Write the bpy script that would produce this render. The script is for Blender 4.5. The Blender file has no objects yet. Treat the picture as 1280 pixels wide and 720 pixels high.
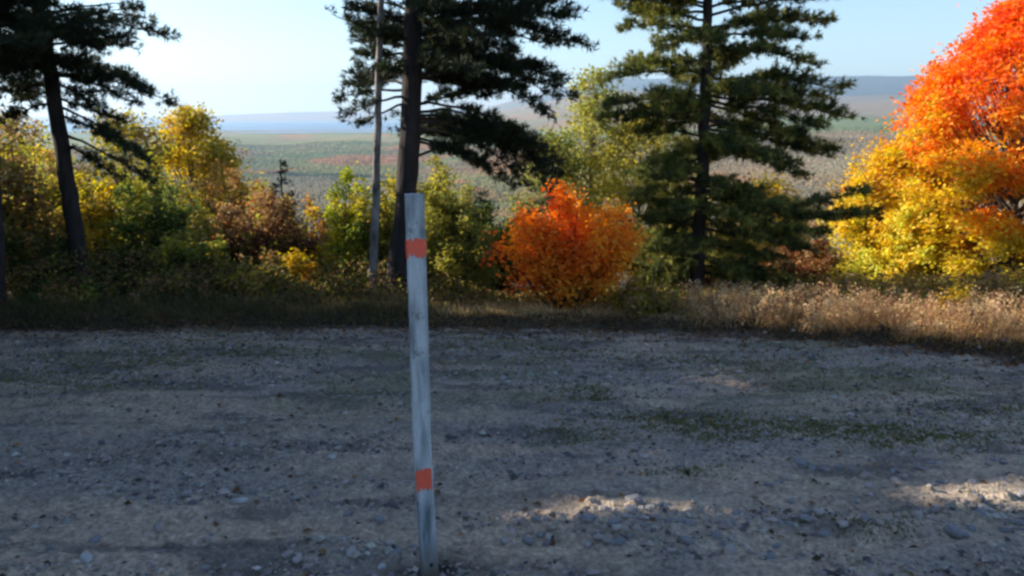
import bpy, math
import numpy as np

R = math.radians
rng = np.random.default_rng(11)
F, PITCH, CAMZ = 950.0, R(12.75), 1.7
SUN_AZ, SUN_EL = R(-75), R(22)
SUN = np.array([math.sin(SUN_AZ) * math.cos(SUN_EL), math.cos(SUN_AZ) * math.cos(SUN_EL), math.sin(SUN_EL)])
col = bpy.context.scene.collection

# ------------------------------------------------------------------ noise
def _hash(ix, iy, seed):
    n = (ix.astype(np.int64) * 374761393 + iy.astype(np.int64) * 668265263 + seed * 1274126177) & 0xffffffff
    n = ((n ^ (n >> 13)) * 1274126177) & 0xffffffff
    return ((n ^ (n >> 16)) & 0xffff) / 65535.0

def vnoise(x, y, seed=0):
    x = np.asarray(x, float); y = np.asarray(y, float)
    ix, iy = np.floor(x), np.floor(y)
    fx, fy = x - ix, y - iy
    fx = fx * fx * (3 - 2 * fx); fy = fy * fy * (3 - 2 * fy)
    a = _hash(ix, iy, seed); b = _hash(ix + 1, iy, seed)
    c = _hash(ix, iy + 1, seed); d = _hash(ix + 1, iy + 1, seed)
    return (a + (b - a) * fx) * (1 - fy) + (c + (d - c) * fx) * fy

def fbm(x, y, o=4, seed=0):
    s, a, t = 0, 1.0, 0
    for i in range(o):
        s = s + a * vnoise(x * 2 ** i + 17.3 * i, y * 2 ** i + 9.1 * i, seed + i); t += a; a *= .5
    return s / t

def sstep(x, a, b):
    t = np.clip((np.asarray(x, float) - a) / (b - a), 0, 1)
    return t * t * (3 - 2 * t)

# ------------------------------------------------------------------ camera geometry
def ray(px, py):
    a, b = (px - 640) / F, (360 - py) / F
    return np.array([a, math.cos(PITCH) + b * math.sin(PITCH), -math.sin(PITCH) + b * math.cos(PITCH)])

def P(px, py, Y):
    d = ray(px, py)
    return np.array([0, 0, CAMZ]) + d * (Y / d[1])

def gp(px, py):
    d = ray(px, py); t = CAMZ / (-d[2] - .12 * d[1])
    return np.array([0, 0, CAMZ]) + d * t

POST = gp(538, 721)
MOUND = gp(800, 655)
TRACKS = [(3.55, .02, .10, .022), (4.75, .025, .12, .032), (6.3, .02, .14, .045), (7.5, .02, .14, .04), (8.9, .01, .16, .045)]
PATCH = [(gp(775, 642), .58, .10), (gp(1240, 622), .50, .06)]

def edge_y(x):
    x = np.asarray(x, float)
    return 10.5 - .66 * np.log1p(np.exp(np.clip((x - 2.4) * 2, -40, 40))) / 2 * np.where(x > 20, 0, 1) + .25 * (vnoise(x * .9, x * 0 + 3, 5) - .5)

def G0(x, y):
    x = np.asarray(x, float); y = np.asarray(y, float)
    z = -.12 * np.maximum(y, -3.) - .07 * np.log1p(np.exp(np.clip((y - 11.2) * 3, -40, 40))) / 3 - .22 * 2.0 * np.log1p(np.exp(np.clip((y - 18) / 2.0, -30, 30)))
    over = np.maximum(np.abs(y), 1) > 60
    z = np.where(over & (y > 0), z + (fbm(x * .02, y * .02, 3, 40) - .5) * 4, z)
    return np.maximum(z, -62 + 0 * x)

def G(x, y):
    x = np.asarray(x, float); y = np.asarray(y, float)
    z = G0(x, y)
    e = y - edge_y(x)
    near = (1 - sstep(y, 40, 60)) * (1 - sstep(np.abs(x), 30, 50))
    d = (fbm(x * .5 + .15 * y, y * 1.6, 3, 1) - .5) * .07
    d += (fbm(x * 1.1 + y * .25, y * 6, 3, 2) - .5) * .05
    d += (fbm(x * 7, y * 9, 3, 3) - .5) * .030
    n = fbm(x * 16, y * 18, 2, 4)
    d += np.maximum(n - .58, 0) * .13
    d += sstep(e, -.15, .5) * (.10 + .12 * fbm(x * 1.5, y * 1.5, 3, 6))
    for (yc, k, wd, dp) in TRACKS:      # old wheel ruts sweeping across the lot
        q = (y - (yc + k * (x + 1) ** 2 + .25 * np.sin(x * .7 + yc))) / wd
        d += -dp * np.exp(-q * q) + dp * .6 * np.exp(-(np.abs(q) - 1.8) ** 2 * 3)
    r2 = ((x - POST[0] + .03) / .33) ** 2 + ((y - POST[1] + .02) / .12) ** 2
    d += -.045 * np.exp(-r2)
    r2 = ((x - MOUND[0]) / .55) ** 2 + ((y - MOUND[1]) / .12) ** 2
    d += .045 * np.exp(-r2) * (.5 + fbm(x * 14, y * 14, 2, 9))
    return z + d * near

# ------------------------------------------------------------------ mesh helpers
class Geo:
    def __init__(s): s.v = []; s.t = []; s.q = []; s.c = []; s.n = 0
    def add(s, v, f, c):
        v = np.asarray(v, np.float32).reshape(-1, 3); f = np.asarray(f, np.int64)
        c = np.asarray(c, np.float32)
        if c.ndim == 1: c = np.tile(c, (len(v), 1))
        s.v.append(v); s.c.append(c)
        (s.q if f.shape[1] == 4 else s.t).append(f + s.n); s.n += len(v)
    def build(s, name, mat, parent=None, origin=(0, 0, 0), smooth=False, link=True):
        v = np.concatenate(s.v) - np.asarray(origin, np.float32)
        t = np.concatenate(s.t) if s.t else np.zeros((0, 3), np.int64)
        q = np.concatenate(s.q) if s.q else np.zeros((0, 4), np.int64)
        me = bpy.data.meshes.new(name)
        me.vertices.add(len(v)); me.vertices.foreach_set('co', v.ravel())
        me.loops.add(t.size + q.size)
        me.loops.foreach_set('vertex_index', np.concatenate([t.ravel(), q.ravel()]).astype(np.int32))
        me.polygons.add(len(t) + len(q))
        st = np.concatenate([np.arange(len(t)) * 3, t.size + np.arange(len(q)) * 4]).astype(np.int32)
        me.polygons.foreach_set('loop_start', st)
        me.polygons.foreach_set('use_smooth', np.full(len(st), smooth))
        ca = me.attributes.new('Col', 'FLOAT_COLOR', 'POINT')
        cc = np.ones((len(v), 4), np.float32); cc[:, :3] = np.clip(np.concatenate(s.c), 0, 1)
        ca.data.foreach_set('color', cc.ravel())
        me.update(calc_edges=True); me.validate()
        me.materials.append(mat)
        o = bpy.data.objects.new(name, me)
        if link: col.objects.link(o)
        if parent is not None: o.parent = parent
        return o

def unit(a): return a / np.maximum(np.linalg.norm(a, axis=-1, keepdims=True), 1e-9)

def tube(g, pts, rad, n=8, c=(.1, .1, .1), rough=.0):
    pts = np.asarray(pts, float); k = len(pts); rad = np.broadcast_to(rad, (k,))
    tan = unit(np.gradient(pts, axis=0))
    ref = np.array([1., 0, 0]) if abs(tan[0][0]) < .8 else np.array([0, 1., 0])
    b = unit(np.cross(tan, ref)); a = np.cross(b, tan)
    th = np.arange(n) * 2 * math.pi / n
    rr = rad[:, None] * (1 + rough * (rng.random((k, n)) - .5))
    v = pts[:, None] + rr[..., None] * (np.cos(th)[None, :, None] * a[:, None] + np.sin(th)[None, :, None] * b[:, None])
    i = np.arange(k - 1)[:, None] * n; j = np.arange(n)[None]; j2 = (j + 1) % n
    f = np.stack([i + j, i + j2, i + n + j2, i + n + j], -1).reshape(-1, 4)
    g.add(v.reshape(-1, 3), f, c)
    # end cap
    g.add(v[-1], np.stack([np.zeros(n - 2, int), np.arange(1, n - 1), np.arange(2, n)], 1), c)

def curve(a, b, n=6, sag=0., wob=.0):
    s = np.linspace(0, 1, n)[:, None]
    a, b = np.asarray(a, float), np.asarray(b, float)
    L = np.linalg.norm(b - a)
    p = a + (b - a) * s
    p[:, 2] += sag * L * np.sin(math.pi * s[:, 0])
    if wob:
        w = rng.normal(0, wob * L, (n, 3)); w[0] = 0; w[-1] = 0; p += w
    return p

def at(pts, s):
    pts = np.asarray(pts); k = len(pts) - 1
    x = np.clip(np.asarray(s, float), 0, .9999) * k; i = x.astype(int); f = (x - i)[..., None]
    return pts[i] * (1 - f) + pts[i + 1] * f

def lit_gap(Q):
    """gaps cut into the crowns to let sun through: False for a leaf standing between the sun and one of the two bright streaks of gravel"""
    keep = np.ones(len(Q), bool)
    for c, rx, ry in PATCH:
        h = Q[:, 2] - c[2]
        gx = Q[:, 0] - SUN[0] / SUN[2] * h; gy = Q[:, 1] - SUN[1] / SUN[2] * h
        wob = (vnoise(gx * 5, gy * 9, 77) - .5) * .7
        keep &= ~((((gx - c[0]) / (rx + .30)) ** 2 + ((gy - c[1] - .05 * (gx - c[0])) / (ry + .25)) ** 2 < 1 + wob * .6) & (h > .7))
    # higher up, out of sight above the picture, foliage is cut away so low sun reaches the grass, shrubs and maple
    up = (Q[:, 2] > 3.35) | ((Q[:, 0] < -8.5) & (Q[:, 1] < 11.5) & (Q[:, 2] > 1.2))
    for (zp, xa_, xb_, ya, yb) in LANES:
        h = Q[:, 2] - zp
        gx = Q[:, 0] - SUN[0] / SUN[2] * h; gy = Q[:, 1] - SUN[1] / SUN[2] * h
        e0 = edge_y(gx) if ya < 3 else 0
        wob = .35 * (vnoise(gx * 2, gy * 3, 78) - .5)
        keep &= ~(up & (h > .9) & (gx > xa_) & (gx < xb_) & (gy - e0 > ya + wob) & (gy - e0 < yb + wob) )
    return keep
LANES = [(-.85, 2.6, 10, .2, 2.3), (-.5, 2.6, 10, .2, 2.3), (-1.1, -1.5, 2.6, .4, 2.1)] + [(z, 0, 2.3, 11.2, 12.6) for z in (-.6, -.2, .2, .6)] + [(z, 1.2, 3.6, 12.6, 14.4) for z in (1.5, 2, 2.5, 3, 3.5)] + [(z, 5, 11, 13.4, 16.5) for z in (0, 1, 2, 3, 4)]

def add_leaves(g, c, size, colr, aspect=.62, flat=.5, prune=True):
    if prune:
        k = lit_gap(c); c = c[k]; colr = colr[k]
        if np.ndim(size): size = size[k]
    n = len(c)
    size = np.broadcast_to(size, (n,)) * rng.uniform(.65, 1.3, n)
    nn = rng.normal(size=(n, 3)); nn[:, 2] = np.abs(nn[:, 2]) + flat; nn = unit(nn)
    t = unit(np.cross(nn, rng.normal(size=(n, 3)))); b = np.cross(nn, t)
    L = (size / 2)[:, None]; W = L * aspect
    v = np.stack([c - t * L, c + b * W + t * L * .1 + nn * L * .25, c + t * L, c - b * W + t * L * .1 + nn * L * .25], 1)
    f = np.arange(n * 4).reshape(n, 4)
    g.add(v.reshape(-1, 3), f, np.repeat(colr, 4, 0))

def add_needles(g, c, d, length, width, colr):
    """tufts -> thin blades. c,d (n,3)"""
    k = lit_gap(c); c, d, colr = c[k], d[k], colr[k]
    n = len(c)
    s = unit(np.cross(d, rng.normal(size=(n, 3)))) * (width / 2)
    L = (length * rng.uniform(.7, 1.2, n))[:, None]
    v = np.stack([c - s, c + s, c + d * L], 1)
    g.add(v.reshape(-1, 3), np.arange(n * 3).reshape(n, 3), np.repeat(colr, 3, 0))

def pick(pal, n):
    cs = np.array([p[0] for p in pal]); w = np.array([p[1] for p in pal], float); w /= w.sum()
    return cs[rng.choice(len(cs), n, p=w)]

def jitter(c, a=.25):
    return c * rng.uniform(1 - a, 1 + a, (len(c), 1)) * rng.uniform(1 - a * .35, 1 + a * .35, c.shape)

# ------------------------------------------------------------------ materials
def new_mat(name):
    m = bpy.data.materials.new(name); m.use_nodes = True
    nt = m.node_tree; nt.nodes.clear()
    out = nt.nodes.new('ShaderNodeOutputMaterial')
    return m, nt, out

def N(nt, t, **k):
    n = nt.nodes.new(t)
    for a, b in k.items(): setattr(n, a, b)
    return n

def leaf_mat(name, trans=.45, rough=.6, boost=1.0):
    m, nt, out = new_mat(name); L = nt.links.new
    at_ = N(nt, 'ShaderNodeAttribute', attribute_name='Col')
    p = N(nt, 'ShaderNodeBsdfPrincipled'); p.inputs['Roughness'].default_value = rough
    p.inputs['Specular IOR Level'].default_value = .25
    tr = N(nt, 'ShaderNodeBsdfTranslucent'); mx = N(nt, 'ShaderNodeMixShader'); mx.inputs[0].default_value = trans
    hs = N(nt, 'ShaderNodeHueSaturation'); hs.inputs['Saturation'].default_value = 1.1; hs.inputs['Value'].default_value = boost * 1.28
    L(at_.outputs['Color'], p.inputs['Base Color']); L(at_.outputs['Color'], hs.inputs['Color'])
    L(hs.outputs[0], tr.inputs['Color']); L(p.outputs[0], mx.inputs[1]); L(tr.outputs[0], mx.inputs[2])
    L(mx.outputs[0], out.inputs[0])
    return m

def rough_mat(name, scale, lo=.6, hi=1.4, bump=.4, bscale=None, rough=.9, stretch=(1, 1, 1), spec=.2, dist=.02):
    m, nt, out = new_mat(name); L = nt.links.new
    at_ = N(nt, 'ShaderNodeAttribute', attribute_name='Col')
    tc = N(nt, 'ShaderNodeTexCoord'); mp = N(nt, 'ShaderNodeMapping'); mp.inputs['Scale'].default_value = stretch
    L(tc.outputs['Object'], mp.inputs[0])
    no = N(nt, 'ShaderNodeTexNoise'); no.inputs['Scale'].default_value = scale; no.inputs['Detail'].default_value = 6
    no.inputs['Roughness'].default_value = .65
    L(mp.outputs[0], no.inputs['Vector'])
    mr = N(nt, 'ShaderNodeMapRange'); mr.inputs[1].default_value = .3; mr.inputs[2].default_value = .7
    mr.inputs[3].default_value = lo; mr.inputs[4].default_value = hi
    L(no.outputs[0], mr.inputs[0])
    vm = N(nt, 'ShaderNodeVectorMath', operation='SCALE'); L(at_.outputs['Color'], vm.inputs[0]); L(mr.outputs[0], vm.inputs['Scale'])
    p = N(nt, 'ShaderNodeBsdfPrincipled'); p.inputs['Roughness'].default_value = rough; p.inputs['Specular IOR Level'].default_value = spec
    L(vm.outputs[0], p.inputs['Base Color'])
    n2 = N(nt, 'ShaderNodeTexNoise'); n2.inputs['Scale'].default_value = bscale or scale; n2.inputs['Detail'].default_value = 8
    L(mp.outputs[0], n2.inputs['Vector'])
    bp = N(nt, 'ShaderNodeBump'); bp.inputs['Strength'].default_value = bump; bp.inputs['Distance'].default_value = dist
    L(n2.outputs[0], bp.inputs['Height']); L(bp.outputs[0], p.inputs['Normal'])
    L(p.outputs[0], out.inputs[0])
    return m

M_LEAF = leaf_mat('broad_leaf', .5)
M_NEEDLE = leaf_mat('needle', .28, .55)
M_GRASS = leaf_mat('dry_grass_blade', .4, .7)
M_BARK = rough_mat('bark', 9, .55, 1.5, 1.0, 14, stretch=(1, 1, .3), dist=.03)
M_BIRCH = rough_mat('birch_bark', 7, .22, 1.5, .8, 14, stretch=(1, 1, .5), dist=.02)
M_GROUND = rough_mat('gravel_lot', 34, .5, 1.5, 1.0, 60, dist=.018, rough=.95)
M_STONE = rough_mat('stone', 30, .75, 1.25, .4, 50, dist=.004, rough=.85)
M_FAR = rough_mat('far_land', .02, .8, 1.2, .5, .06, rough=1, dist=5, spec=.03)
M_FARTREE = rough_mat('far_tree', .3, .85, 1.15, .3, .6, rough=1, dist=.5, spec=.05)

# ------------------------------------------------------------------ tagging
def tag(o, label=None, cat=None, group=None, kind=None):
    if label: o['label'] = label
    if cat: o['category'] = cat
    if group: o['group'] = group
    if kind: o['kind'] = kind
    return o

def empty(name, loc, label, cat, group=None):
    e = bpy.data.objects.new(name, None); e.location = loc; e.empty_display_size = .3
    col.objects.link(e)
    return tag(e, label, cat, group)

# ------------------------------------------------------------------ ground
def axis(parts):
    out = []
    for a, b, n in parts: out.append(np.linspace(a, b, n, endpoint=False))
    return np.concatenate(out + [[parts[-1][1]]])

def grid_geo(xs, ys, zf, cf):
    X, Y = np.meshgrid(xs, ys); Z = zf(X, Y)
    v = np.stack([X, Y, Z], -1).reshape(-1, 3)
    nx, ny = len(xs), len(ys)
    i = np.arange(ny - 1)[:, None] * nx + np.arange(nx - 1)[None]
    f = np.stack([i, i + 1, i + 1 + nx, i + nx], -1).reshape(-1, 4)
    g = Geo(); g.add(v, f, cf(X, Y).reshape(-1, 3)); return g

def lerp(a, b, t): return a + (b - a) * np.asarray(t)[..., None]

def ground_col(X, Y):
    e = Y - edge_y(X)
    grey = np.array([.30, .245, .205]); warm = np.array([.45, .335, .245]); sand = np.array([.42, .335, .245]); dark = np.array([.125, .108, .10])
    c = lerp(grey, warm, sstep(fbm(X * .7 + Y * .3, Y * 1.8, 4, 21), .42, .66) * .75)
    c = lerp(c, dark, sstep(fbm(X * 1.3 + Y * .5, Y * 5.0, 4, 22), .50, .68) * .75)
    c = lerp(c, sand, sstep(fbm(X * 1.6, Y * 4.5, 4, 24), .60, .74) * .6)
    for (p, rx, ry) in PATCH:      # pale sand, with the glow of the sun streaks put into its colour
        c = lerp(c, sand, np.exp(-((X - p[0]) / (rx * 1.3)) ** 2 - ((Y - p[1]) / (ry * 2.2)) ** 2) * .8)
    d2 = ((X - POST[0] - .35) / .5) ** 2 + ((Y - POST[1] - .45) / .5) ** 2
    c = lerp(c, warm, np.exp(-d2) * .8)
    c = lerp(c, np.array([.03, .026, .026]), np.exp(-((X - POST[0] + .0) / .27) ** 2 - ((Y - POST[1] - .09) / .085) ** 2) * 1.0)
    for (yc, k, wd, dp) in TRACKS:
        q = (Y - (yc + k * (X + 1) ** 2 + .25 * np.sin(X * .7 + yc))) / wd
        c = lerp(c, warm * 1.05, np.exp(-q * q) * .45 * (.4 + fbm(X * 1.2, Y, 2, 29)))
    grn = np.array([.13, .135, .06])
    c = lerp(c, grn, sstep(fbm(X * .8 + 3, Y * 2.2, 4, 25), .5, .65) * sstep(Y, 5., 7) * .5)
    soil = np.array([.06, .045, .03])
    c = lerp(c, soil, sstep(e + .5 * (fbm(X * 2, Y * 2, 3, 23) - .5), -.35, .1))
    fine = fbm(X * 22, Y * 26, 3, 26)[..., None]
    return c * (.7 + .6 * fine)

xs = axis([(-420, -60, 14), (-60, -14, 40), (-14, -5.5, 90), (-5.5, 8, 430), (8, 15, 60), (15, 60, 40), (60, 420, 14)])
ys = axis([(-420, -20, 16), (-20, 0, 40), (0, 2, 30), (2, 5, 150), (5, 11.5, 190), (11.5, 20, 60), (20, 60, 40), (60, 175, 30)])
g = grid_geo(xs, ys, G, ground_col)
tag(g.build('ground', M_GROUND, smooth=True), 'bare grey gravel and dirt lot sloping down to the trees', 'ground', kind='structure')

# ------------------------------------------------------------------ far land, lake, distant wood
LP = np.array([(100, -64), (400, -67), (650, -62), (900, -72), (1100, -75), (2000, -65), (3000, -58.5), (3600, -60), (3750, -68), (10500, -68), (10900, -60), (13000, 75), (13600, 60)])
RP = np.array([(100, -64), (400, -67), (600, -62), (1200, -34), (1400, -46), (1700, -46), (2050, -28), (3400, 34), (4200, 60), (5200, 140), (5600, 120), (7800, 355), (8800, 370), (13600, 220)])
def far_h(az, r):
    w = sstep(az, R(-9), R(9))
    lz = np.interp(r, LP[:, 0], LP[:, 1]); rz = np.interp(r, RP[:, 0], RP[:, 1])
    k = sstep(az, R(-26), R(-12))
    lz = np.where(r > 10900, -60 + (lz + 60) * (.35 + .65 * k), lz)
    x, y = r * np.sin(az), r * np.cos(az)
    n = (fbm(x * .0012, y * .0012, 4, 31) - .5)
    return lz * (1 - w) + rz * w + n * np.clip(r / 3000, .42, 1) * (26 + 30 * w) * np.where((r > 3500) & (w < .3), .15, 1) + (fbm(az * 7 + 3, np.log(r) * 6, 3, 38) - .5) * 44 * np.clip(r / 1800, .25, 1) * (1 - sstep(r, 2500, 3300) * (1 - w))

def far_col(az, r):
    x, y = r * np.sin(az), r * np.cos(az)
    w = sstep(az, R(-6), R(6))
    lr = np.log(r)
    n1 = fbm(az * 7 + 2 * lr, lr * 6, 5, 33); n2 = fbm(az * 10, lr * 8, 5, 34); n3 = fbm(az * 8 + 7, lr * 7 - az * 5, 5, 35)
    r = r * (1 + .45 * (fbm(az * 7, lr * 1.5, 3, 36) - .5)); field = sstep(az, R(-19), R(-16.5)) * sstep(-az, R(8), R(10))
    green = np.array([.13, .16, .06]); brown = np.array([.23, .165, .09]); rust = np.array([.36, .17, .07]); pink = np.array([.215, .175, .105]); dk = np.array([.03, .045, .035])
    # left: fields of bare grey-brown wood near, patchwork, green belt behind
    olive = np.array([.20, .19, .07])
    c = lerp(olive, rust, sstep(n2, .46, .58)); c = lerp(c, green, sstep(n1, .5, .62)); c = lerp(c, brown, sstep(n3, .55, .65) * .7)
    c = lerp(c, green * 1.2, sstep(r, 1800, 2300) * sstep(3300 - r, 0, 500) * .7 * sstep(n1, .3, .5))
    c = lerp(c, pink, field * sstep(1000 - r, 0, 60))
    c = lerp(c, dk, field * np.exp(-((r - 1010) / 45) ** 2) * .9)
    # right: bare brown slope, dark conifer edge, green, brown
    d = lerp(pink, brown, sstep(n2, .4, .6)); d = lerp(d, rust, sstep(n3, .56, .68) * .5)
    d = lerp(d, dk, np.exp(-((r - 1250) / 120) ** 2) * .8)
    d = lerp(d, green, sstep(r, 1500, 1700) * sstep(2900 - r, 0, 500) * sstep(n1, .35, .5))
    d = lerp(d, brown, sstep(r, 3000, 3400) * .8)
    d = lerp(d, np.array([.07, .08, .07]), sstep(r, 5000, 6500))
    return c * (1 - w[..., None]) + d * w[..., None]

az = np.linspace(R(-40), R(40), 420); rr = np.exp(np.linspace(math.log(120), math.log(13600), 460))
A, RR = np.meshgrid(az, rr)
v = np.stack([RR * np.sin(A), RR * np.cos(A), far_h(A, RR)], -1).reshape(-1, 3)
na = len(az); i = np.arange(len(rr) - 1)[:, None] * na + np.arange(na - 1)[None]
g = Geo(); g.add(v, np.stack([i, i + 1, i + 1 + na, i + na], -1).reshape(-1, 4), far_col(A, RR).reshape(-1, 3))
tag(g.build('hills', M_FAR, smooth=True), 'hazy autumn valley and low blue ridges beyond the lake', 'hills', kind='structure')

m, nt, out = new_mat('lake_water')
p = N(nt, 'ShaderNodeBsdfPrincipled'); p.inputs['Base Color'].default_value = (.05, .12, .22, 1); p.inputs['Roughness'].default_value = .35
bn = N(nt, 'ShaderNodeTexNoise'); bn.inputs['Scale'].default_value = .02; bp = N(nt, 'ShaderNodeBump'); bp.inputs['Strength'].default_value = .3; bp.inputs['Distance'].default_value = 4
nt.links.new(bn.outputs[0], bp.inputs['Height']); nt.links.new(bp.outputs[0], p.inputs['Normal']); nt.links.new(p.outputs[0], out.inputs[0])
g = Geo(); g.add([(-8900, 3000, -62.5), (600, 3000, -62.5), (600, 12500, -62.5), (-8900, 12500, -62.5)], [(0, 1, 2, 3)], (.1, .1, .1))
tag(g.build('lake_water', m), 'pale blue lake lying across the valley', 'lake', kind='structure')

# distant wood: low crowns by the ten thousand, one mass
phi = (1 + 5 ** .5) / 2
ICO = unit(np.array([(-1, phi, 0), (1, phi, 0), (-1, -phi, 0), (1, -phi, 0), (0, -1, phi), (0, 1, phi), (0, -1, -phi), (0, 1, -phi), (phi, 0, -1), (phi, 0, 1), (-phi, 0, -1), (-phi, 0, 1)], float))
ICF = np.array([(0, 11, 5), (0, 5, 1), (0, 1, 7), (0, 7, 10), (0, 10, 11), (1, 5, 9), (5, 11, 4), (11, 10, 2), (10, 7, 6), (7, 1, 8), (3, 9, 4), (3, 4, 2), (3, 2, 6), (3, 6, 8), (3, 8, 9), (4, 9, 5), (2, 4, 11), (6, 2, 10), (8, 6, 7), (9, 8, 1)])
n = 120000
a_ = rng.uniform(R(-36), R(36), n); r_ = np.exp(rng.uniform(math.log(420), math.log(1900), n))
keep = ~((a_ < R(-3)) & (r_ > 3300)); a_, r_ = a_[keep], r_[keep]; n = len(a_)
x_, y_ = r_ * np.sin(a_), r_ * np.cos(a_)
cc = far_col(a_, r_)
cc = jitter(cc, .10)
con = rng.random(n) < .0
cc[con] = np.array([.035, .05, .035])
wide = 2.0 + r_ * .0011; tall = wide * rng.uniform(.35, .6, n) * np.where(con, 2.0, 1)
rad = wide * rng.uniform(.8, 1.4, n) * np.where(con, .6, 1)
z_ = far_h(a_, r_) - tall * .1
OC6 = np.array([(1, 0, 0), (-.5, .87, 0), (-.5, -.87, 0), (.25, .4, .8), (.25, -.4, .8), (-.5, 0, .8), (0, 0, 1.1)], float)
OF = np.array([(0, 1, 3), (1, 5, 3), (1, 2, 5), (2, 4, 5), (2, 0, 4), (0, 3, 4), (3, 5, 6), (5, 4, 6), (4, 3, 6)])
th_ = rng.uniform(0, 6.28, n)[:, None]; vv = np.tile(OC6[None], (n, 1, 1)); vv = np.stack([vv[..., 0] * np.cos(th_) - vv[..., 1] * np.sin(th_), vv[..., 0] * np.sin(th_) + vv[..., 1] * np.cos(th_), vv[..., 2]], -1)
vv = vv * rng.uniform(.85, 1.15, (n, 7, 1)) * np.stack([rad, rad, tall], -1)[:, None] + np.stack([x_, y_, z_], -1)[:, None]
ff = (OF[None] + (np.arange(n) * 7)[:, None, None]).reshape(-1, 3)
g = Geo(); g.add(vv.reshape(-1, 3), ff, np.repeat(cc, 7, 0))
tag(g.build('distant_forest', M_FARTREE), 'far autumn woodland covering the valley floor and slopes', 'forest', kind='stuff')

# ------------------------------------------------------------------ conifers
def bough(wood, leaf, S, E, width, sag, pal, start=.22, dens=1.0, nlen=.11, nwid=.014, r0=.028, tuft=10):
    S, E = np.asarray(S, float), np.asarray(E, float)
    L = np.linalg.norm(E - S)
    sp = curve(S, E, 9, sag, .008)
    tube(wood, sp, np.linspace(r0, .005, 9), 5, (.045, .035, .028), .2)
    T = unit(E - S); up = np.array([0, 0, 1.]); side = unit(np.cross(T, up)); upp = np.cross(side, T)
    nt_ = max(4, int(L * (1 - start) / .052 * dens))
    s = np.sort(rng.uniform(start, 1, nt_)); s[-1] = .97
    s = s[lit_gap(at(sp, s))]; nt_ = len(s)
    if nt_ < 2: return
    sg = np.where(np.arange(nt_) % 2 == 0, 1, -1) * rng.uniform(.35, 1.1, nt_)
    tl = (width * (1.05 - s) ** .55 * rng.uniform(.45, 1.15, nt_) + .12) * np.where(s < start + .15, .6, 1)
    B = at(sp, s)
    D = unit(T[None] * rng.uniform(.45, 1.0, (nt_, 1)) + side[None] * sg[:, None] + upp[None] * rng.normal(.10, .17, (nt_, 1)))
    base_col = pick(pal, nt_)
    C, DD, CC = [], [], []
    for i in range(nt_):
        e = B[i] + D[i] * tl[i]; e[2] += tl[i] * .12
        tw = curve(B[i], e, 4, -.04)
        tube(wood, tw, np.linspace(.009, .003, 4), 3, (.05, .038, .03))
        k = max(3, int(tl[i] / .045))
        u = rng.uniform(.15, 1, k)
        c = at(tw, u) + rng.normal(0, .035, (k, 3))
        d = unit(D[i][None] * .9 + rng.normal(0, .55, (k, 3)) + up * .25)
        C.append(np.repeat(c, tuft, 0)); DD.append(np.repeat(d, tuft, 0)); CC.append(np.repeat(np.tile(base_col[i], (k, 1)) * rng.uniform(.75, 1.3, (k, 1)), tuft, 0))
    C, DD, CC = map(np.concatenate, (C, DD, CC))
    C = C + rng.normal(0, .012, C.shape)
    DD = unit(DD + rng.normal(0, .6, DD.shape))
    add_needles(leaf, C, DD, nlen, nwid, jitter(CC, .2))

PAL_DARK = [((.024, .034, .017), 4), ((.034, .046, .020), 3), ((.045, .052, .022), 1)]
PAL_PINE = [((.052, .070, .020), 3), ((.105, .125, .032), 3), ((.24, .23, .05), 2.4)]
PAL_LIT = [((.17, .19, .045), 3), ((.26, .25, .06), 2), ((.07, .09, .025), 1.2)]  # sunlight on the left boughs put into the needle colours

def conifer(name, label, spine, r0, r1, boughs, pal, rand, group=None, cat='pine tree', nlen=.115, nwid=.0165, tuft=11, bark=(.034, .028, .027), limbs_r=.028, dens=1.0):
    """boughs: (py on trunk, px, py, dY, width, sag[, pal[, start]]) ; rand: list of (z0,z1,n,len0,len1,az0,az1,droop)"""
    base = spine[0].copy(); base[2] = float(G(base[0], base[1])) - .05
    spine = [base] + list(spine[1:])
    # dense spine
    S = np.array(spine); z = S[:, 2]
    zz = np.linspace(z[0], z[-1], 40)
    pts = np.stack([np.interp(zz, z, S[:, 0]), np.interp(zz, z, S[:, 1]), zz], 1)
    pts[1:-1, :2] += rng.normal(0, .010 if r0 > .08 else .005, (38, 2))
    t = (zz - zz[0]) / (zz[-1] - zz[0])
    rad = r0 + (r1 - r0) * t; rad *= 1 + .45 * np.exp(-t * 40)
    root = empty(name, base, label, cat, group)
    wood, leaf = Geo(), Geo()
    tube(wood, pts, rad, 14, bark, .16)
    def on(zv): return np.array([np.interp(zv, zz, pts[:, 0]), np.interp(zv, zz, pts[:, 1]), zv])
    for b in boughs:
        py, px, py2, dY, w, sag = b[:6]; pl = b[6] if len(b) > 6 and b[6] else pal; st = b[7] if len(b) > 7 else .14
        Yt = base[1]
        zs = P(640, py, Yt)[2]
        bough(wood, leaf, on(zs), P(px, py2, Yt + dY), w, sag, pl, st, nlen=nlen, nwid=nwid, tuft=tuft, r0=limbs_r, dens=dens)
    for (z0, z1, n, l0, l1, a0, a1, dr) in rand:
        for i in range(n):
            u = (i + rng.random()) / n; zv = z0 + (z1 - z0) * u
            a = R(rng.uniform(a0, a1)); L = (l0 + (l1 - l0) * u) * rng.uniform(.7, 1.15)
            s0 = on(zv); E = s0 + np.array([math.sin(a) * L, math.cos(a) * L, dr * L + rng.normal(0, .08) * L])
            bough(wood, leaf, s0, E, L * .38, rng.uniform(-.03, .1), pal, .18, nlen=nlen, nwid=nwid, tuft=tuft, r0=limbs_r)
    wood.build('trunk', M_BIRCH if cat == 'birch tree' else M_BARK, root, base, smooth=True)
    leaf.build('crown', M_NEEDLE, root, base)
    return root

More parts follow.
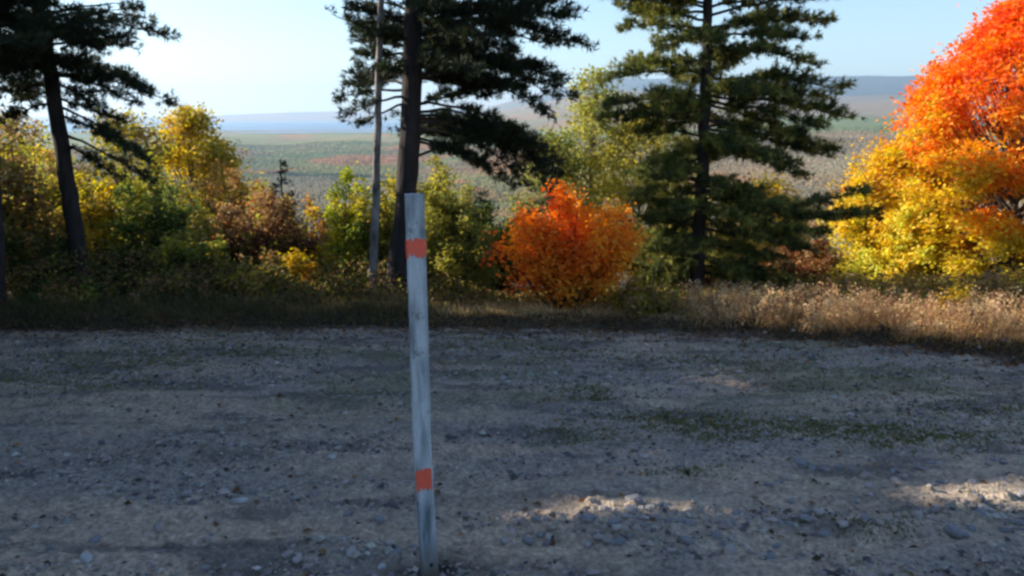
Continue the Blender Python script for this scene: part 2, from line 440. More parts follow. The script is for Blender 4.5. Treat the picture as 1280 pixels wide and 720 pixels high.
def spine_px(pts, Y, top=None):
    s = [P(px, py, Y) for px, py in pts]
    if top is not None: s.append(np.array([s[-1][0] + top[0], s[-1][1] + top[1], top[2]]))
    return s

# middle pine: thick dark trunk behind the post
cy = 12.9
conifer('pine_tree', 'tall dark pine with a thick trunk directly behind the grey post', spine_px([(494, 397), (499, 330), (508, 250), (513, 150), (518, 0)], cy, (.15, .1, 8.6)), .205, .07, [
    (28, 738, 57, -.5, .42, .05, None, .3), (20, 705, 22, .4, .45, .04), (55, 722, 60, .5, .32, .06), (40, 655, 30, -.9, .5, .03),
    (15, 690, 2, .2, .4, 0), (60, 640, 62, -1.2, .4, .02), (25, 600, 50, -1.5, .4, .03),
    (85, 718, 122, -.3, .40, .10), (80, 700, 100, .5, .36, .08), (95, 690, 148, -.4, .34, .12), (100, 650, 112, .9, .40, .06), (150, 640, 190, 1.4, .44, .1), (160, 680, 215, 1.6, .44, .1), (170, 640, 235, 1.2, .4, .08), (70, 700, 128, .9, .3, .1),
    (132, 700, 222, .6, .42, .16, None, .3), (140, 668, 200, .9, .42, .14, None, .3), (150, 690, 238, 1.0, .4, .12, None, .3), (146, 630, 178, .5, .40, .10, None, .3),
    (165, 660, 232, .7, .42, .14, None, .32), (155, 700, 205, 1.2, .36, .12, None, .35), (175, 620, 222, .6, .4, .08, None, .35),
    (30, 440, 12, .3, .3, .02), (50, 452, 45, -.5, .36, .03), (65, 447, 68, .4, .32, -.02), (88, 462, 86, -.6, .3, 0),
    (112, 424, 122, .2, .34, .03, None, .45), (118, 430, 146, -.5, .28, .04, None, .45), (105, 437, 104, .7, .26, .03, None, .45), (125, 445, 158, .4, .2, .02, None, .5),
    (70, 600, 92, -1.6, .36, .02), (10, 560, 5, -1.8, .4, 0), (20, 560, 8, 1.4, .5, 0), (45, 570, 40, 1.5, .5, 0),
], PAL_DARK, [(3.3, 8.5, 46, 2.6, .7, 0, 360, .02), (2.2, 3.4, 12, 2.2, 2.2, -40, 130, -.03), (.9, 2.0, 5, 2.0, 2.2, -20, 90, -.05)])

# left pine
conifer('pine_tree', 'leaning dark pine with long low boughs at the left of the lot', spine_px([(112, 392), (102, 340), (88, 250), (72, 150), (58, 60), (44, 0)], 13.2, (-.4, .1, 8.2)), .145, .06, [
    (40, 212, 48, -.3, .42, .10), (25, 190, 22, .3, .4, .06), (20, 160, 5, -.5, .4, .03), (55, 175, 62, .5, .36, .06),
    (78, 216, 131, -.3, .34, .06), (90, 186, 118, .5, .34, .06), (95, 165, 128, -.7, .34, .05), (70, 150, 92, .8, .34, .04),
    (130, 185, 205, .5, .34, .06, None, .4), (140, 160, 188, -.3, .34, .04), (165, 190, 228, .7, .3, .05, None, .4), (120, 150, 150, .9, .34, .0), (178, 150, 225, .2, .3, .05),
    (30, -40, 40, -.2, .5, .05), (15, -20, 15, .4, .5, .05), (60, -30, 75, .3, .5, .05), (80, -40, 100, -.3, .5, .05), (105, -20, 125, .4, .4, .05), (128, 5, 150, -.3, .34, .05),
    (10, 20, -20, -.9, .5, 0), (35, 120, 60, -1.2, .4, 0), (80, 20, 100, -1.3, .4, 0), (20, 0, 30, -1.4, .5, 0), (50, 10, 60, 1.0, .5, 0), (60, 100, 95, -.8, .45, 0), (100, 120, 130, .8, .45, 0), (95, 30, 125, 1.2, .5, 0), (20, 100, 10, .8, .5, 0), (45, 90, 45, -1.2, .45, 0),
], PAL_DARK, [(3.3, 8.2, 44, 2.6, .6, 0, 360, .0), (2.4, 3.5, 10, 2.4, 2.4, 150, 390, -.02)])

# right pine
by = 13.6
conifer('pine_tree', 'full green pine standing between the orange shrub and the tall maple', spine_px([(868, 404), (872, 330), (878, 220), (882, 110), (885, 0)], by, (.05, .1, 6.2)), .13, .05, [
    (20, 1050, -8, -.2, .42, .03), (35, 1040, 28, .3, .42, .03), (45, 1015, 50, -.4, .42, .03), (60, 1018, 82, .2, .36, .05), (40, 985, 20, .7, .4, .02), (62, 960, 62, -.8, .4, 0), (10, 1000, -12, -.6, .45, .02),
    (98, 1062, 108, -.2, .40, .02), (105, 1040, 125, .5, .40, .02), (118, 1068, 148, .1, .38, .02), (125, 1035, 160, -.5, .38, .02), (112, 985, 118, -.9, .38, 0), (130, 1000, 165, .7, .4, 0),
    (150, 1042, 186, -.2, .38, .03), (160, 1035, 196, .4, .36, .02), (165, 995, 208, -.6, .38, 0), (178, 1005, 220, .4, .34, .02), (170, 950, 200, -.9, .34, 0),
    (225, 1096, 262, -.3, .40, -.10), (235, 1078, 236, .2, .36, -.10), (240, 1060, 272, .4, .4, -.06), (250, 1040, 292, -.4, .40, -.05), (255, 1000, 300, .6, .4, -.03), (240, 980, 262, -.8, .4, 0),
    (285, 1010, 312, -.2, .38, .0), (300, 985, 330, .4, .38, 0), (270, 950, 300, -.9, .34, 0), (320, 1040, 376, -.3, .30, .05), (330, 1010, 372, .3, .3, .05), (340, 960, 365, .1, .3, .05), (320, 930, 350, -.5, .3, .03),
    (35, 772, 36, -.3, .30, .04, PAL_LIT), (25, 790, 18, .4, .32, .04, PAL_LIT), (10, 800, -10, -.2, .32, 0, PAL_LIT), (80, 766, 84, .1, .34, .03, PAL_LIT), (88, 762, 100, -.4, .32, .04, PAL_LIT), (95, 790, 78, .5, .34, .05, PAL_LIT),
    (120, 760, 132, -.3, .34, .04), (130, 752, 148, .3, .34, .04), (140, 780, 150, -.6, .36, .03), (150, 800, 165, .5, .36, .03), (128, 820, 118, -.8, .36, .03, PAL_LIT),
    (185, 812, 205, -.3, .38, 0), (195, 800, 235, .4, .38, .02), (210, 790, 255, -.2, .38, .03), (225, 810, 275, .5, .38, .02), (205, 830, 222, -.7, .38, 0),
    (255, 780, 292, -.2, .38, .02), (265, 800, 320, .3, .38, .02), (285, 812, 340, -.4, .38, .02), (300, 800, 355, .4, .36, .02), (320, 815, 372, .1, .34, .02), (310, 830, 350, -.6, .3, 0),
], PAL_PINE, [(3.4, 6.1, 30, 1.8, .5, 0, 360, .04), (-1.2, 3.2, 30, 1.7, 1.5, -70, 60, -.05), (-.4, 3.2, 14, 1.2, 1.1, 130, 230, -.06)], dens=1.25)

# woods standing outside the left of the picture, shading the lot; some added to close sun leaks
for k, (x, y, top, r) in enumerate([(-12.2, 12.4, 9.0, .17), (-13.8, 12.6, 9.5, .2), (-10.6, 9.0, 9.2, .18), (-9.6, 5.5, 9.0, .17), (-13.4, 6.5, 10.5, .2), (-9.4, 3.2, 9.5, .18), (-12.2, 3.8, 10.5, .2), (-9.8, .2, 9.5, .18), (-13.2, .5, 10.5, .2), (-16, 10, 11, .2), (-16, 5.5, 11.5, .2), (-10.8, -2.6, 9.5, .18), (-10.9, 11.0, 7.5, .14), (-16.5, 14.5, 10.5, .2), (-12.4, 10.2, 9.5, .18), (-17.6, 7.6, 13, .2), (-17.8, 12.0, 12.5, .2), (-17.6, 3.2, 13, .2), (-9.2, 7.0, 6.3, .09), (-14.6, 8.2, 11, .2), (-11.6, 5.2, 10, .18)]):
    b = np.array([x, y, 0.])
    conifer('pine_tree', 'dark pine among the grove just beyond the left picture edge', [b, np.array([x + .1, y, top])], r, .05, [], PAL_DARK,
            [((.6 if y < 8 else 1.4) - .12 * y, top - .2, 52, 2.9 if y < 8 else 2.2, .5, 0, 360, -.02)], group='pines shading the lot from outside the left edge', nlen=.20, nwid=.075, tuft=10, limbs_r=.014)

# ------------------------------------------------------------------ broadleaf trees and shrubs
Y1, Y2, Y3 = (.66, .45, .04), (.78, .56, .07), (.48, .39, .05)
OLV, GRN, DGR = (.31, .285, .06), (.15, .19, .04), (.07, .10, .03)
BRN, RST, ORG, RED = (.31, .18, .075), (.40, .14, .04), (.70, .19, .02), (.58, .055, .025)
TAN, PALE = (.36, .25, .12), (.42, .38, .10)

def broadleaf(name, label, base, ztop, zlo, rx, ncl, per, size, pal, cat='tree', group=None, colf=None, trunk_r=.06, spread=.26, bark=(.09, .075, .065), lean=(0, 0), prof=.6, ry=None, mat=None):
    x, y = base; z0 = float(G(x, y)) - .05; B = np.array([x, y, z0])
    root = empty(name, B, label, cat, group)
    wood, leaf = Geo(), Geo()
    topp = B + np.array([lean[0], lean[1], ztop - z0])
    sp = curve(B, topp - np.array([0, 0, .12 * (ztop - zlo)]), 10, 0, .008)
    tube(wood, sp, np.linspace(trunk_r, trunk_r * .2, 10), 8, bark, .15)
    h = rng.beta(1.15, 1.05, ncl); a = rng.uniform(0, 2 * math.pi, ncl)
    pr = np.sin(math.pi * np.clip(h * (1 - .14) + .10, 0, 1) ** prof) ** .75
    lump = .80 + .40 * vnoise(a * 1.6 + 5, h * 4.5, int(rng.integers(1e6)))
    rad = rx * pr * lump * rng.uniform(.25, 1, ncl) ** .45
    cx = np.stack([np.sin(a) * rad, np.cos(a) * rad * ((ry or rx) / rx), zlo + (ztop - zlo) * h], 1)
    cx[:, 0] += x + lean[0] * h; cx[:, 1] += y + lean[1] * h
    cpal = pick(pal, ncl)
    for i in range(0, ncl, 2):
        u = np.clip((cx[i, 2] - z0) / (ztop - z0) - .22 - .1 * rng.random(), .08, .9)
        tube(wood, curve(at(sp, u), cx[i], 5, -.05, .015), np.linspace(trunk_r * .28, .004, 5), 4, bark)
    k = rng.poisson(per, ncl)
    c = np.repeat(cx, k, 0); sg = np.repeat(spread * rng.uniform(.6, 1.25, ncl), k)
    c = c + rng.normal(size=c.shape) * sg[:, None] * np.array([1, 1, .62])
    # droplets of twigs sticking out of the outline
    cols = np.repeat(cpal, k, 0)
    if colf is not None: cols = colf(c, cols)
    add_leaves(leaf, c, size, jitter(cols, .28))
    wood.build('trunk', M_BARK, root, B, smooth=True)
    leaf.build('crown', mat or M_LEAF, root, B)
    return root

def shrub(name, label, base, h, w, nst, nl, size, pal, cat='shrub', group=None, colf=None, spread=.05, lo=.2, bark=(.07, .05, .04), twig=.28, d=None, up=.35):
    x, y = base; z0 = float(G(x, y)) - .04; B = np.array([x, y, z0])
    root = empty(name, B, label, cat, group)
    wood, leaf = Geo(), Geo(); TW = []
    for i in range(nst):
        a = rng.uniform(0, 2 * math.pi); r = w * .5 * rng.uniform(.1, 1) ** .7
        hh = h * rng.uniform(.58, 1.0) * (1 - .45 * (r / (w * .5)) ** 2)
        S = B + np.array([math.sin(a) * .12 * r, math.cos(a) * .12 * r, 0]); E = B + np.array([math.sin(a) * r, math.cos(a) * r * ((d or w) / w), hh])
        sp = curve(S, E, 6, .10 * (1 if r > w * .2 else .3), .02)
        tube(wood, sp, np.linspace(.004 + .008 * h, .003, 6), 4, bark)
        TW.append((sp, lo, 1.0))
        for j in range(int(5 + 3 * h)):
            s = rng.uniform(lo, .95); b = at(sp, s)
            dd = unit(rng.normal(size=3) * np.array([1, 1, .5]) + np.array([0, 0, up]) + unit(E - S) * .6)
            e = b + dd * twig * h * rng.uniform(.4, 1) * (1.15 - s)
            tp = curve(b, e, 4, .04); tube(wood, tp, np.linspace(.005, .002, 4), 3, bark)
            TW.append((tp, .2, 1.3))
    per = nl / len(TW); C, K = [], []
    cp = pick(pal, len(TW))
    for (tp, l0, wt), cc in zip(TW, cp):
        k = rng.poisson(per * wt / 1.2); u = rng.uniform(l0, 1.04, k)
        C.append(at(tp, u) + rng.normal(0, spread, (k, 3))); K.append(np.tile(cc, (k, 1)))
    c = np.concatenate(C); cols = np.concatenate(K)
    c[:, 2] = np.maximum(c[:, 2], z0 + .06)
    if colf is not None: cols = colf(c, cols)
    add_leaves(leaf, c, size, jitter(cols, .28))
    wood.build('stems', M_BARK, root, B, smooth=True)
    leaf.build('leaves', M_LEAF, root, B)
    return root

def xa(px, Y): return (px - 640) / F * Y * (math.cos(PITCH)) * 1.02   # rough ground x for a pixel column

def X(px, py, Y): return float(P(px, py, Y)[0])
def Z(py, Y): return float(P(640, py, Y)[2])

# tall maple at the right edge
mx_, my_ = X(1266, 250, 15.0), 15.0
def maple_col(c, cols):
    h = (c[:, 2] - Z(380, 15)) / (Z(15, 15) - Z(380, 15)); s = (c[:, 0] - mx_) / 2.2
    t = h - .08 + .10 * s + .62 * (vnoise(c[:, 0] * 1.7, c[:, 2] * 2.1 + c[:, 1], 91) - .5) + .34 * (vnoise(c[:, 0] * 4, c[:, 2] * 4.5 + 2 * c[:, 1], 93) - .5) + .12 * rng.normal(size=len(c)) + .10 * (vnoise(c[:, 0] * 6, c[:, 2] * 6, 92) - .5)
    out_ = np.zeros_like(cols)
    stops = [(.0, (.62, .50, .05)), (.25, (.78, .46, .035)), (.42, (.84, .32, .03)), (.66, (.86, .22, .028)), (.95, (.82, .14, .03)), (1.25, (.72, .08, .04))]
    for i in range(3): out_[:, i] = np.interp(t, [q[0] for q in stops], [q[1][i] for q in stops])
    return out_
broadleaf('maple_tree', 'tall maple shading from red at its top to yellow below', (mx_ + .05, my_), Z(2, 15), Z(372, 15), 2.30, 540, 165, .095, [(ORG, 1)], 'maple tree', colf=maple_col, trunk_r=.09, spread=.17, lean=(.05, 0), prof=1.1)

# orange shrub in the middle
sx, sy = X(706, 390, 11.7), 11.7
def osh_col(c, cols):
    h = (c[:, 2] - Z(385, 11.7)) / 2.0; s = (c[:, 0] - sx) / 1.2
    t = .16 + .25 * s - h * .30 + .45 * (vnoise(c[:, 0] * 2.2, c[:, 2] * 2.2, 95) - .5) + .1 * rng.normal(size=len(c))
    o = np.zeros_like(cols); st = [(-.7, (.80, .10, .04)), (-.35, (.90, .19, .04)), (-.05, (.94, .31, .035)), (.25, (.94, .42, .05)), (.6, (.66, .38, .07))]
    for i in range(3): o[:, i] = np.interp(t, [q[0] for q in st], [q[1][i] for q in st])
    return o
shrub('maple_shrub', 'flame orange bushy maple shrub standing alone at the gravel edge', (sx, sy), 2.25, 3.0, 40, 17000, .08, [(ORG, 1)], 'shrub', colf=osh_col, spread=.085, lo=.12, twig=.36, d=1.6)

S = []   # name,label,px,Y,py_top,width m,stems,leaves,size,palette
U = 'undergrowth'
S += [
 # behind on the left
 ('hazel_bush', 'dense olive and brown bush at the far left edge behind the pine', 20, 14.6, 135, 2.8, 16, 7000, .085, [(BRN, 3), (OLV, 3), (TAN, 1.5), (DGR, 2)]),
 ('aspen_sapling', 'yellow leaved sapling just right of the leaning pine trunk', 128, 15.2, 195, 1.7, 9, 3200, .085, [(Y3, 3), (Y1, 2), (OLV, 2)]),
 ('alder_bush', 'deep green rounded bush left of the brown shrubs', 196, 14.8, 215, 2.0, 15, 6000, .08, [(GRN, 4), (DGR, 4), (OLV, 2)]),
 ('alder_bush', 'low dark green bush at the foot of the leaning pine', 140, 13.9, 300, 1.6, 12, 3600, .08, [(DGR, 4), (GRN, 3), (BRN, 1.5)]),
 ('birch_sapling', 'slim pale yellow sapling with a few green leaves above the dark green bush', 262, 14.6, 230, 1.3, 8, 2000, .075, [(Y3, 3), (PALE, 2), (OLV, 3)]),
 ('cherry_bush', 'rusty brown bush in front of the valley view', 305, 15.0, 212, 1.9, 13, 5200, .075, [(BRN, 4), (RST, 1.4), (TAN, 1.5), (OLV, 1)]),
 ('cherry_bush', 'dark maroon brown bush beside the small pointed spruce', 352, 14.3, 240, 1.5, 12, 4000, .07, [(BRN, 4), ((.10, .045, .03), 3), (OLV, 1)]),
 ('dogwood_bush', 'faded orange bush between the pointed spruce and the slender trunk', 398, 16.0, 242, 1.3, 10, 3000, .08, [(TAN, 2), ((.5, .26, .06), 3), (Y3, 1)]),
 ('aspen_sapling', 'bright yellow sapling in front of the maroon brown bush', 381, 13.2, 298, .65, 6, 900, .085, [(Y1, 3), (Y2, 1), ((.55, .26, .03), 2)]),
 ('bramble_bush', 'low yellow leaved bramble at the foot of the bright yellow sapling', 325, 12.6, 322, 1.25, 13, 1700, .08, [(Y1, 2), (PALE, 2), (OLV, 3), (BRN, 2)]),
 ('birch_sapling', 'yellow green young tree immediately left of the slender grey trunk', 436, 14.6, 212, 1.5, 12, 5200, .08, [((.34, .36, .035), 4), (Y3, 2), (GRN, 2)]),
 ('bramble_bush', 'dull olive bramble between the yellow bramble and slender trunk', 420, 12.7, 345, 1.3, 12, 2600, .07, [(OLV, 3), (BRN, 3), (DGR, 3)]),
 ('hazel_bush', 'brown and olive thicket below the far left boughs', 48, 13.3, 275, 1.8, 13, 4200, .075, [(OLV, 3), (BRN, 3), (DGR, 4)]),
 ('bramble_bush', 'dark brown bramble along the gravel left of the yellow bramble', 226, 12.4, 338, 2.0, 16, 4200, .07, [(BRN, 4), (DGR, 3), (OLV, 1.5)]),
 ('bramble_bush', 'dark bramble at the gravel edge in front of the leaning pine', 92, 12.0, 352, 1.7, 14, 3200, .07, [(BRN, 3), (DGR, 4), (OLV, 1)]),
 ('alder_bush', 'tall yellow green bush filling the space left of the leaning pine trunk', 66, 16.2, 172, 2.0, 14, 6500, .085, [(OLV, 3), (Y3, 3), ((.30, .30, .05), 3), (BRN, 1)]),
 ('alder_bush', 'tall light green bush between the leaning pine and golden green aspen', 178, 16.6, 178, 1.9, 14, 6500, .085, [((.30, .32, .05), 4), (OLV, 3), (Y3, 2)]),
 ('cherry_bush', 'tall orange brown bush rising behind the slim pale yellow sapling', 285, 16.8, 196, 1.9, 14, 6000, .08, [((.42, .24, .07), 3), (TAN, 2), (BRN, 2), (Y3, 1.5)]),
 ('dogwood_bush', 'coppery bush behind the bright yellow sapling and maroon brown bush', 340, 16.6, 236, 1.5, 12, 4500, .08, [((.36, .17, .06), 3), (TAN, 2), (BRN, 2)]),
 ('hazel_bush', 'olive bush in the gap between the dark green bush and rusty brown bush', 245, 13.6, 292, 1.5, 12, 4200, .08, [(OLV, 4), (GRN, 2), (Y3, 1), (BRN, 1)]),
 ('hazel_bush', 'greenish brown bush behind the yellow leaved bramble', 345, 13.6, 305, 1.3, 12, 3600, .075, [(OLV, 3), (BRN, 3), (GRN, 1)]),
 ('hazel_bush', 'muted yellow green bush between the middle pine trunk and the flame orange shrub', 590, 13.8, 262, 1.3, 12, 4200, .075, [(OLV, 3), ((.30, .27, .06), 3), (DGR, 1)]),
 # middle
 ('birch_bush', 'olive yellow bush right of the thick pine trunk', 566, 14.2, 215, 1.5, 13, 5600, .08, [(OLV, 4), ((.24, .22, .05), 3), (GRN, 2)]),
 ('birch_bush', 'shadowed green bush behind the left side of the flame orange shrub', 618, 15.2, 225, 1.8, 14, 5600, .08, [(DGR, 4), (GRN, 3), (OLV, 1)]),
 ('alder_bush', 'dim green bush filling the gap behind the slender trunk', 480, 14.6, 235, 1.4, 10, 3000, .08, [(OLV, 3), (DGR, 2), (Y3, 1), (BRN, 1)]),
 ('bramble_bush', 'brown and yellow low bramble beneath the green pine', 800, 11.2, 352, 1.2, 12, 1900, .07, [(BRN, 3), (Y3, 2), (TAN, 2), (OLV, 2)]),
 ('alder_bush', 'dark green bush between the flame orange shrub and green pine trunk', 832, 14.8, 285, 1.4, 12, 4200, .08, [(DGR, 3), (GRN, 2), (OLV, 2), (TAN, .6)]),
 ('birch_bush', 'tall olive bush behind the middle pine just right of its trunk', 552, 16.6, 196, 2.0, 15, 6500, .085, [(OLV, 4), ((.36, .33, .07), 3), (Y3, 1)]),
 ('birch_bush', 'tall olive green bush behind the slender grey trunk', 492, 17.2, 205, 1.8, 14, 5500, .085, [(OLV, 3), (GRN, 2), (Y3, 1.5)]),
 ('alder_bush', 'pale olive bush showing through the lower left boughs of the green pine', 845, 17.2, 232, 2.2, 16, 7000, .085, [((.40, .37, .09), 3), (OLV, 3), (TAN, 1)]),
 ('alder_bush', 'yellowish bush showing through the lower right boughs of the green pine', 925, 17.4, 252, 2.2, 16, 7000, .085, [((.46, .38, .09), 3), (OLV, 2), (TAN, 2)]),
 ('hazel_bush', 'light brown bush behind the reddish brown bush', 1012, 18.0, 268, 2.0, 14, 5500, .085, [(TAN, 3), ((.42, .28, .10), 3), (Y3, 1)]),
 ('hazel_bush', 'mottled amber bush in the hollow right of the rusty brown bush', 375, 18.5, 246, 1.8, 14, 5000, .085, [(TAN, 2), ((.46, .26, .08), 3), (OLV, 2)]),
 # right
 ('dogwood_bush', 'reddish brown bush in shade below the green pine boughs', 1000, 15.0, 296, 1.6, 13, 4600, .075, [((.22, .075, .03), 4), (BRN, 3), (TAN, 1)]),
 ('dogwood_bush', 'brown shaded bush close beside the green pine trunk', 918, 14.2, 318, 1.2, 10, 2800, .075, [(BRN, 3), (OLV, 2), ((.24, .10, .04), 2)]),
 ('birch_bush', 'yellow green bush between the green pine and the tall maple', 1098, 16.2, 198, 2.6, 22, 11000, .09, [((.78, .68, .10), 3), (Y2, 3), ((.58, .58, .09), 2)]),
 ('aspen_sapling', 'golden bush hidden partly behind the tall maple trunk', 1168, 16.6, 205, 2.4, 13, 5600, .085, [(Y1, 3), (Y2, 2), ((.62, .30, .03), 2)]),
 ('aspen_sapling', 'small bright yellow sapling in the dry grass below the maple', 1192, 9.7, 358, .35, 5, 420, .06, [(Y1, 3), (Y2, 2), ((.55, .30, .03), 1)]),
 ('dogwood_bush', 'thin tawny bush at the right edge below the maple crown', 1262, 11.4, 345, 1.3, 10, 1500, .065, [(TAN, 3), (Y3, 2), (BRN, 2)]),
]
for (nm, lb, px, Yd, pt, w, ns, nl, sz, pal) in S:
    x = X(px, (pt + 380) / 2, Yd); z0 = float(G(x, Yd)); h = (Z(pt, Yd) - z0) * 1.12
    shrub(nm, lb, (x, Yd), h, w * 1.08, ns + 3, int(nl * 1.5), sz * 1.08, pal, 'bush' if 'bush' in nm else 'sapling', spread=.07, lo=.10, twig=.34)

def tree_px(name, label, px, Yd, pt, pb, w, ncl, per, size, pal, **k):
    broadleaf(name, label, (X(px, (pt + pb) / 2, Yd), Yd), Z(pt, Yd), Z(pb, Yd), w / 2, ncl, per, size, pal, **k)
tree_px('aspen_tree', 'golden green aspen rising against the white sky left of the valley', 240, 20, 140, 268, 2.6, 130, 75, .11, [(Y1, 2.5), (Y3, 4), ((.40, .30, .09), 3), (OLV, 1.5)], spread=.22, trunk_r=.06, prof=.5)
tree_px('aspen_tree', 'pale yellow green aspen with a spindly top right of the middle pine', 742, 21, 92, 250, 2.1, 90, 60, .11, [((.36, .36, .10), 3), ((.30, .30, .07), 3), (PALE, 2)], spread=.22, trunk_r=.05, prof=.5)
tree_px('aspen_tree', 'broad yellow aspen partly hidden by the left boughs of the green pine', 800, 20.5, 150, 290, 3.6, 150, 60, .105, [((.52, .44, .07), 3), (Y3, 2.5), (PALE, 2), (OLV, 2)], spread=.24, trunk_r=.06)
tree_px('aspen_tree', 'dull green aspen showing between the middle pine boughs and pale aspen', 690, 20, 172, 285, 2.0, 80, 70, .11, [(OLV, 3), ((.24, .25, .08), 3), (GRN, 1)], spread=.24, trunk_r=.05)
tree_px('aspen_tree', 'thinly leaved faded tree behind the leaning pine', 160, 18, 145, 290, 2.4, 80, 60, .10, [(OLV, 3), (Y3, 2), (TAN, 1.5), (GRN, 2)], spread=.26, trunk_r=.05)
tree_px('aspen_tree', 'yellow tree at the far left behind the dark boughs', 20, 18, 150, 300, 2.8, 110, 65, .10, [(Y3, 2), (TAN, 2), (OLV, 3), (BRN, 1.5)], spread=.26, trunk_r=.06)
tree_px('aspen_tree', 'amber tree showing low through the green pine boughs', 955, 19, 232, 330, 2.4, 80, 70, .11, [(Y1, 2), (TAN, 2), ((.45, .24, .06), 2), (OLV, 1)], spread=.26, trunk_r=.05)
tree_px('aspen_tree', 'yellow tree with a ragged crown just left of the maple', 1118, 16.5, 188, 300, 2.2, 110, 70, .10, [(Y1, 3), (Y2, 1.5), ((.66, .30, .03), 1.5)], spread=.22, trunk_r=.05)

# slender grey birch trunk left of the middle pine
birch_sp = spine_px([(464, 394), (467, 320), (471, 240), (473, 120), (476, 0)], 12.7, (.1, .1, 6.5))
conifer('birch_tree', 'slender pale grey trunk with bare twigs left of the middle pine', birch_sp, .075, .03, [], PAL_DARK,
        [(2.9, 6.3, 12, .9, .5, 0, 360, .3)], cat='birch tree', bark=(.20, .185, .175), limbs_r=.012)
conifer('pine_tree', 'straight pine trunk cut by the left picture edge', spine_px([(-4, 404), (-6, 290), (-14, 150), (-26, 0)], 11.6, (-.3, .1, 7.8)), .12, .05, [],
        PAL_DARK, [(2.4, 7.7, 38, 2.2, .5, 0, 360, -.02)], nlen=.12, nwid=.014, tuft=8)

def spruce(label, px, Yd, pt, w):
    x = X(px, pt, Yd); zt = Z(pt, Yd); z0 = float(G(x, Yd))
    conifer('spruce_tree', label, [np.array([x, Yd, z0]), np.array([x, Yd, zt])], .06, .01, [], [((.03, .045, .028), 1)],
            [(max(z0 + .4, zt - 3.2), zt - .03, 40, w, .06, 0, 360, -.15)], cat='spruce tree', nlen=.07, nwid=.02, tuft=6, limbs_r=.012)
spruce('small dark pointed spruce standing against the valley left of centre', 350, 19, 202, .75)
spruce('tiny spruce tip poking above the golden green aspen', 232, 24, 138, .7)
spruce('dark spruce in deep shade behind the flame orange shrub', 600, 15.5, 238, 1.3)
spruce('dark spruce behind the flame orange shrub beside the green pine', 690, 15.8, 205, 1.5)

# ------------------------------------------------------------------ grass, weeds, litter
def blades(n, xf, yf, hf, cf, wid=.007, lean=.6):
    x = xf(n); y = yf(x, len(x)); z = G(x, y) - .01; n = len(x)
    B = np.stack([x, y, z], 1); h = hf(x, y) * rng.uniform(.5, 1.2, n)
    d = rng.normal(size=(n, 3)) * lean; d[:, 2] = 1; d = unit(d)
    bend = rng.normal(size=(n, 3)) * .35; bend[:, 2] = -.15
    s = unit(np.cross(d, rng.normal(size=(n, 3)))) * wid / 2
    m_ = B + d * (h * .55)[:, None]; t = m_ + (d + bend) * (h * .5)[:, None]
    v = np.stack([B - s, B + s, m_ + s * .9, m_ - s * .9, t], 1)
    b = (np.arange(n) * 5)[:, None]
    g = Geo(); c = jitter(cf(x, y, n), .3)
    g.add(v.reshape(-1, 3), b + np.array([[0, 1, 2, 3]]), np.repeat(c, 5, 0))
    gt = b + np.array([[3, 2, 4]]); g.t.append(gt)
    return g

# tawny grass beyond the edge
def gy(x, n): return edge_y(x) + .05 + rng.random(n) ** 1.2 * (2.6 + .4 * (x > 2))
def gh(x, y):
    e = y - edge_y(x)
    return (.08 + .20 * sstep(e, 0, .8)) * (.70 + .32 * sstep(x, 2.6, 3.6) + .62 * sstep(-x, .8, 1.6) * .7) * (.15 + 1.7 * fbm(x * 2.6, y * 3.2, 3, 61) ** 1.3) 
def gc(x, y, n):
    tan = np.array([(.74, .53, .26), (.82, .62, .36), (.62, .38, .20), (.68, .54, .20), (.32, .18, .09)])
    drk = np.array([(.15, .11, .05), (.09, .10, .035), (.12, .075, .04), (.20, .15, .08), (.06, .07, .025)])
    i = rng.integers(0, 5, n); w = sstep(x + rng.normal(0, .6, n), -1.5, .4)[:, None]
    e = (y - edge_y(x))[:, None]; w = w * sstep(e + .3 * (rng.random((n, 1)) - .5) + .6 * (fbm(x * 3, y * 3, 2, 62)[:, None] - .5), .0, .45)  # blades along the front edge darkened, shade there put into their colour
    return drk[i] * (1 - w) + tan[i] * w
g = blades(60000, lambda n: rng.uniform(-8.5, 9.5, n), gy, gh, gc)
tag(g.build('dry_grass', M_GRASS), 'tawny dry grass bordering the gravel lot', 'grass', kind='stuff')

# brown weed stalks
def stalks(n):
    g = Geo(); x = 8.8 - 6.2 * rng.random(n) ** 1.3; y = edge_y(x) + .1 + rng.random(n) * 1.5; z = G(x, y)
    for i in range(n):
        h = rng.uniform(.12, .50); b = np.array([x[i], y[i], z[i] - .02]); e = b + np.array([rng.normal(0, .09), rng.normal(0, .09), h])
        c = np.array([(.52, .34, .17), (.66, .48, .27), (.28, .15, .08)])[rng.integers(3)]
        tube(g, curve(b, e, 4, 0, .02), [.004, .0035, .003, .002], 3, c)
        k = 26; u = rng.beta(3, 1.2, k) * .6 + .45; add_leaves(g, at(np.array([b, e]), u) + rng.normal(0, .035, (k, 3)), .03, jitter(np.tile(c * 1.3, (k, 1)), .3), prune=False)
    return g
tag(stalks(1500).build('dead_weeds', M_GRASS), 'brown seed stalks mixed through the dry grass', 'weeds', kind='stuff')

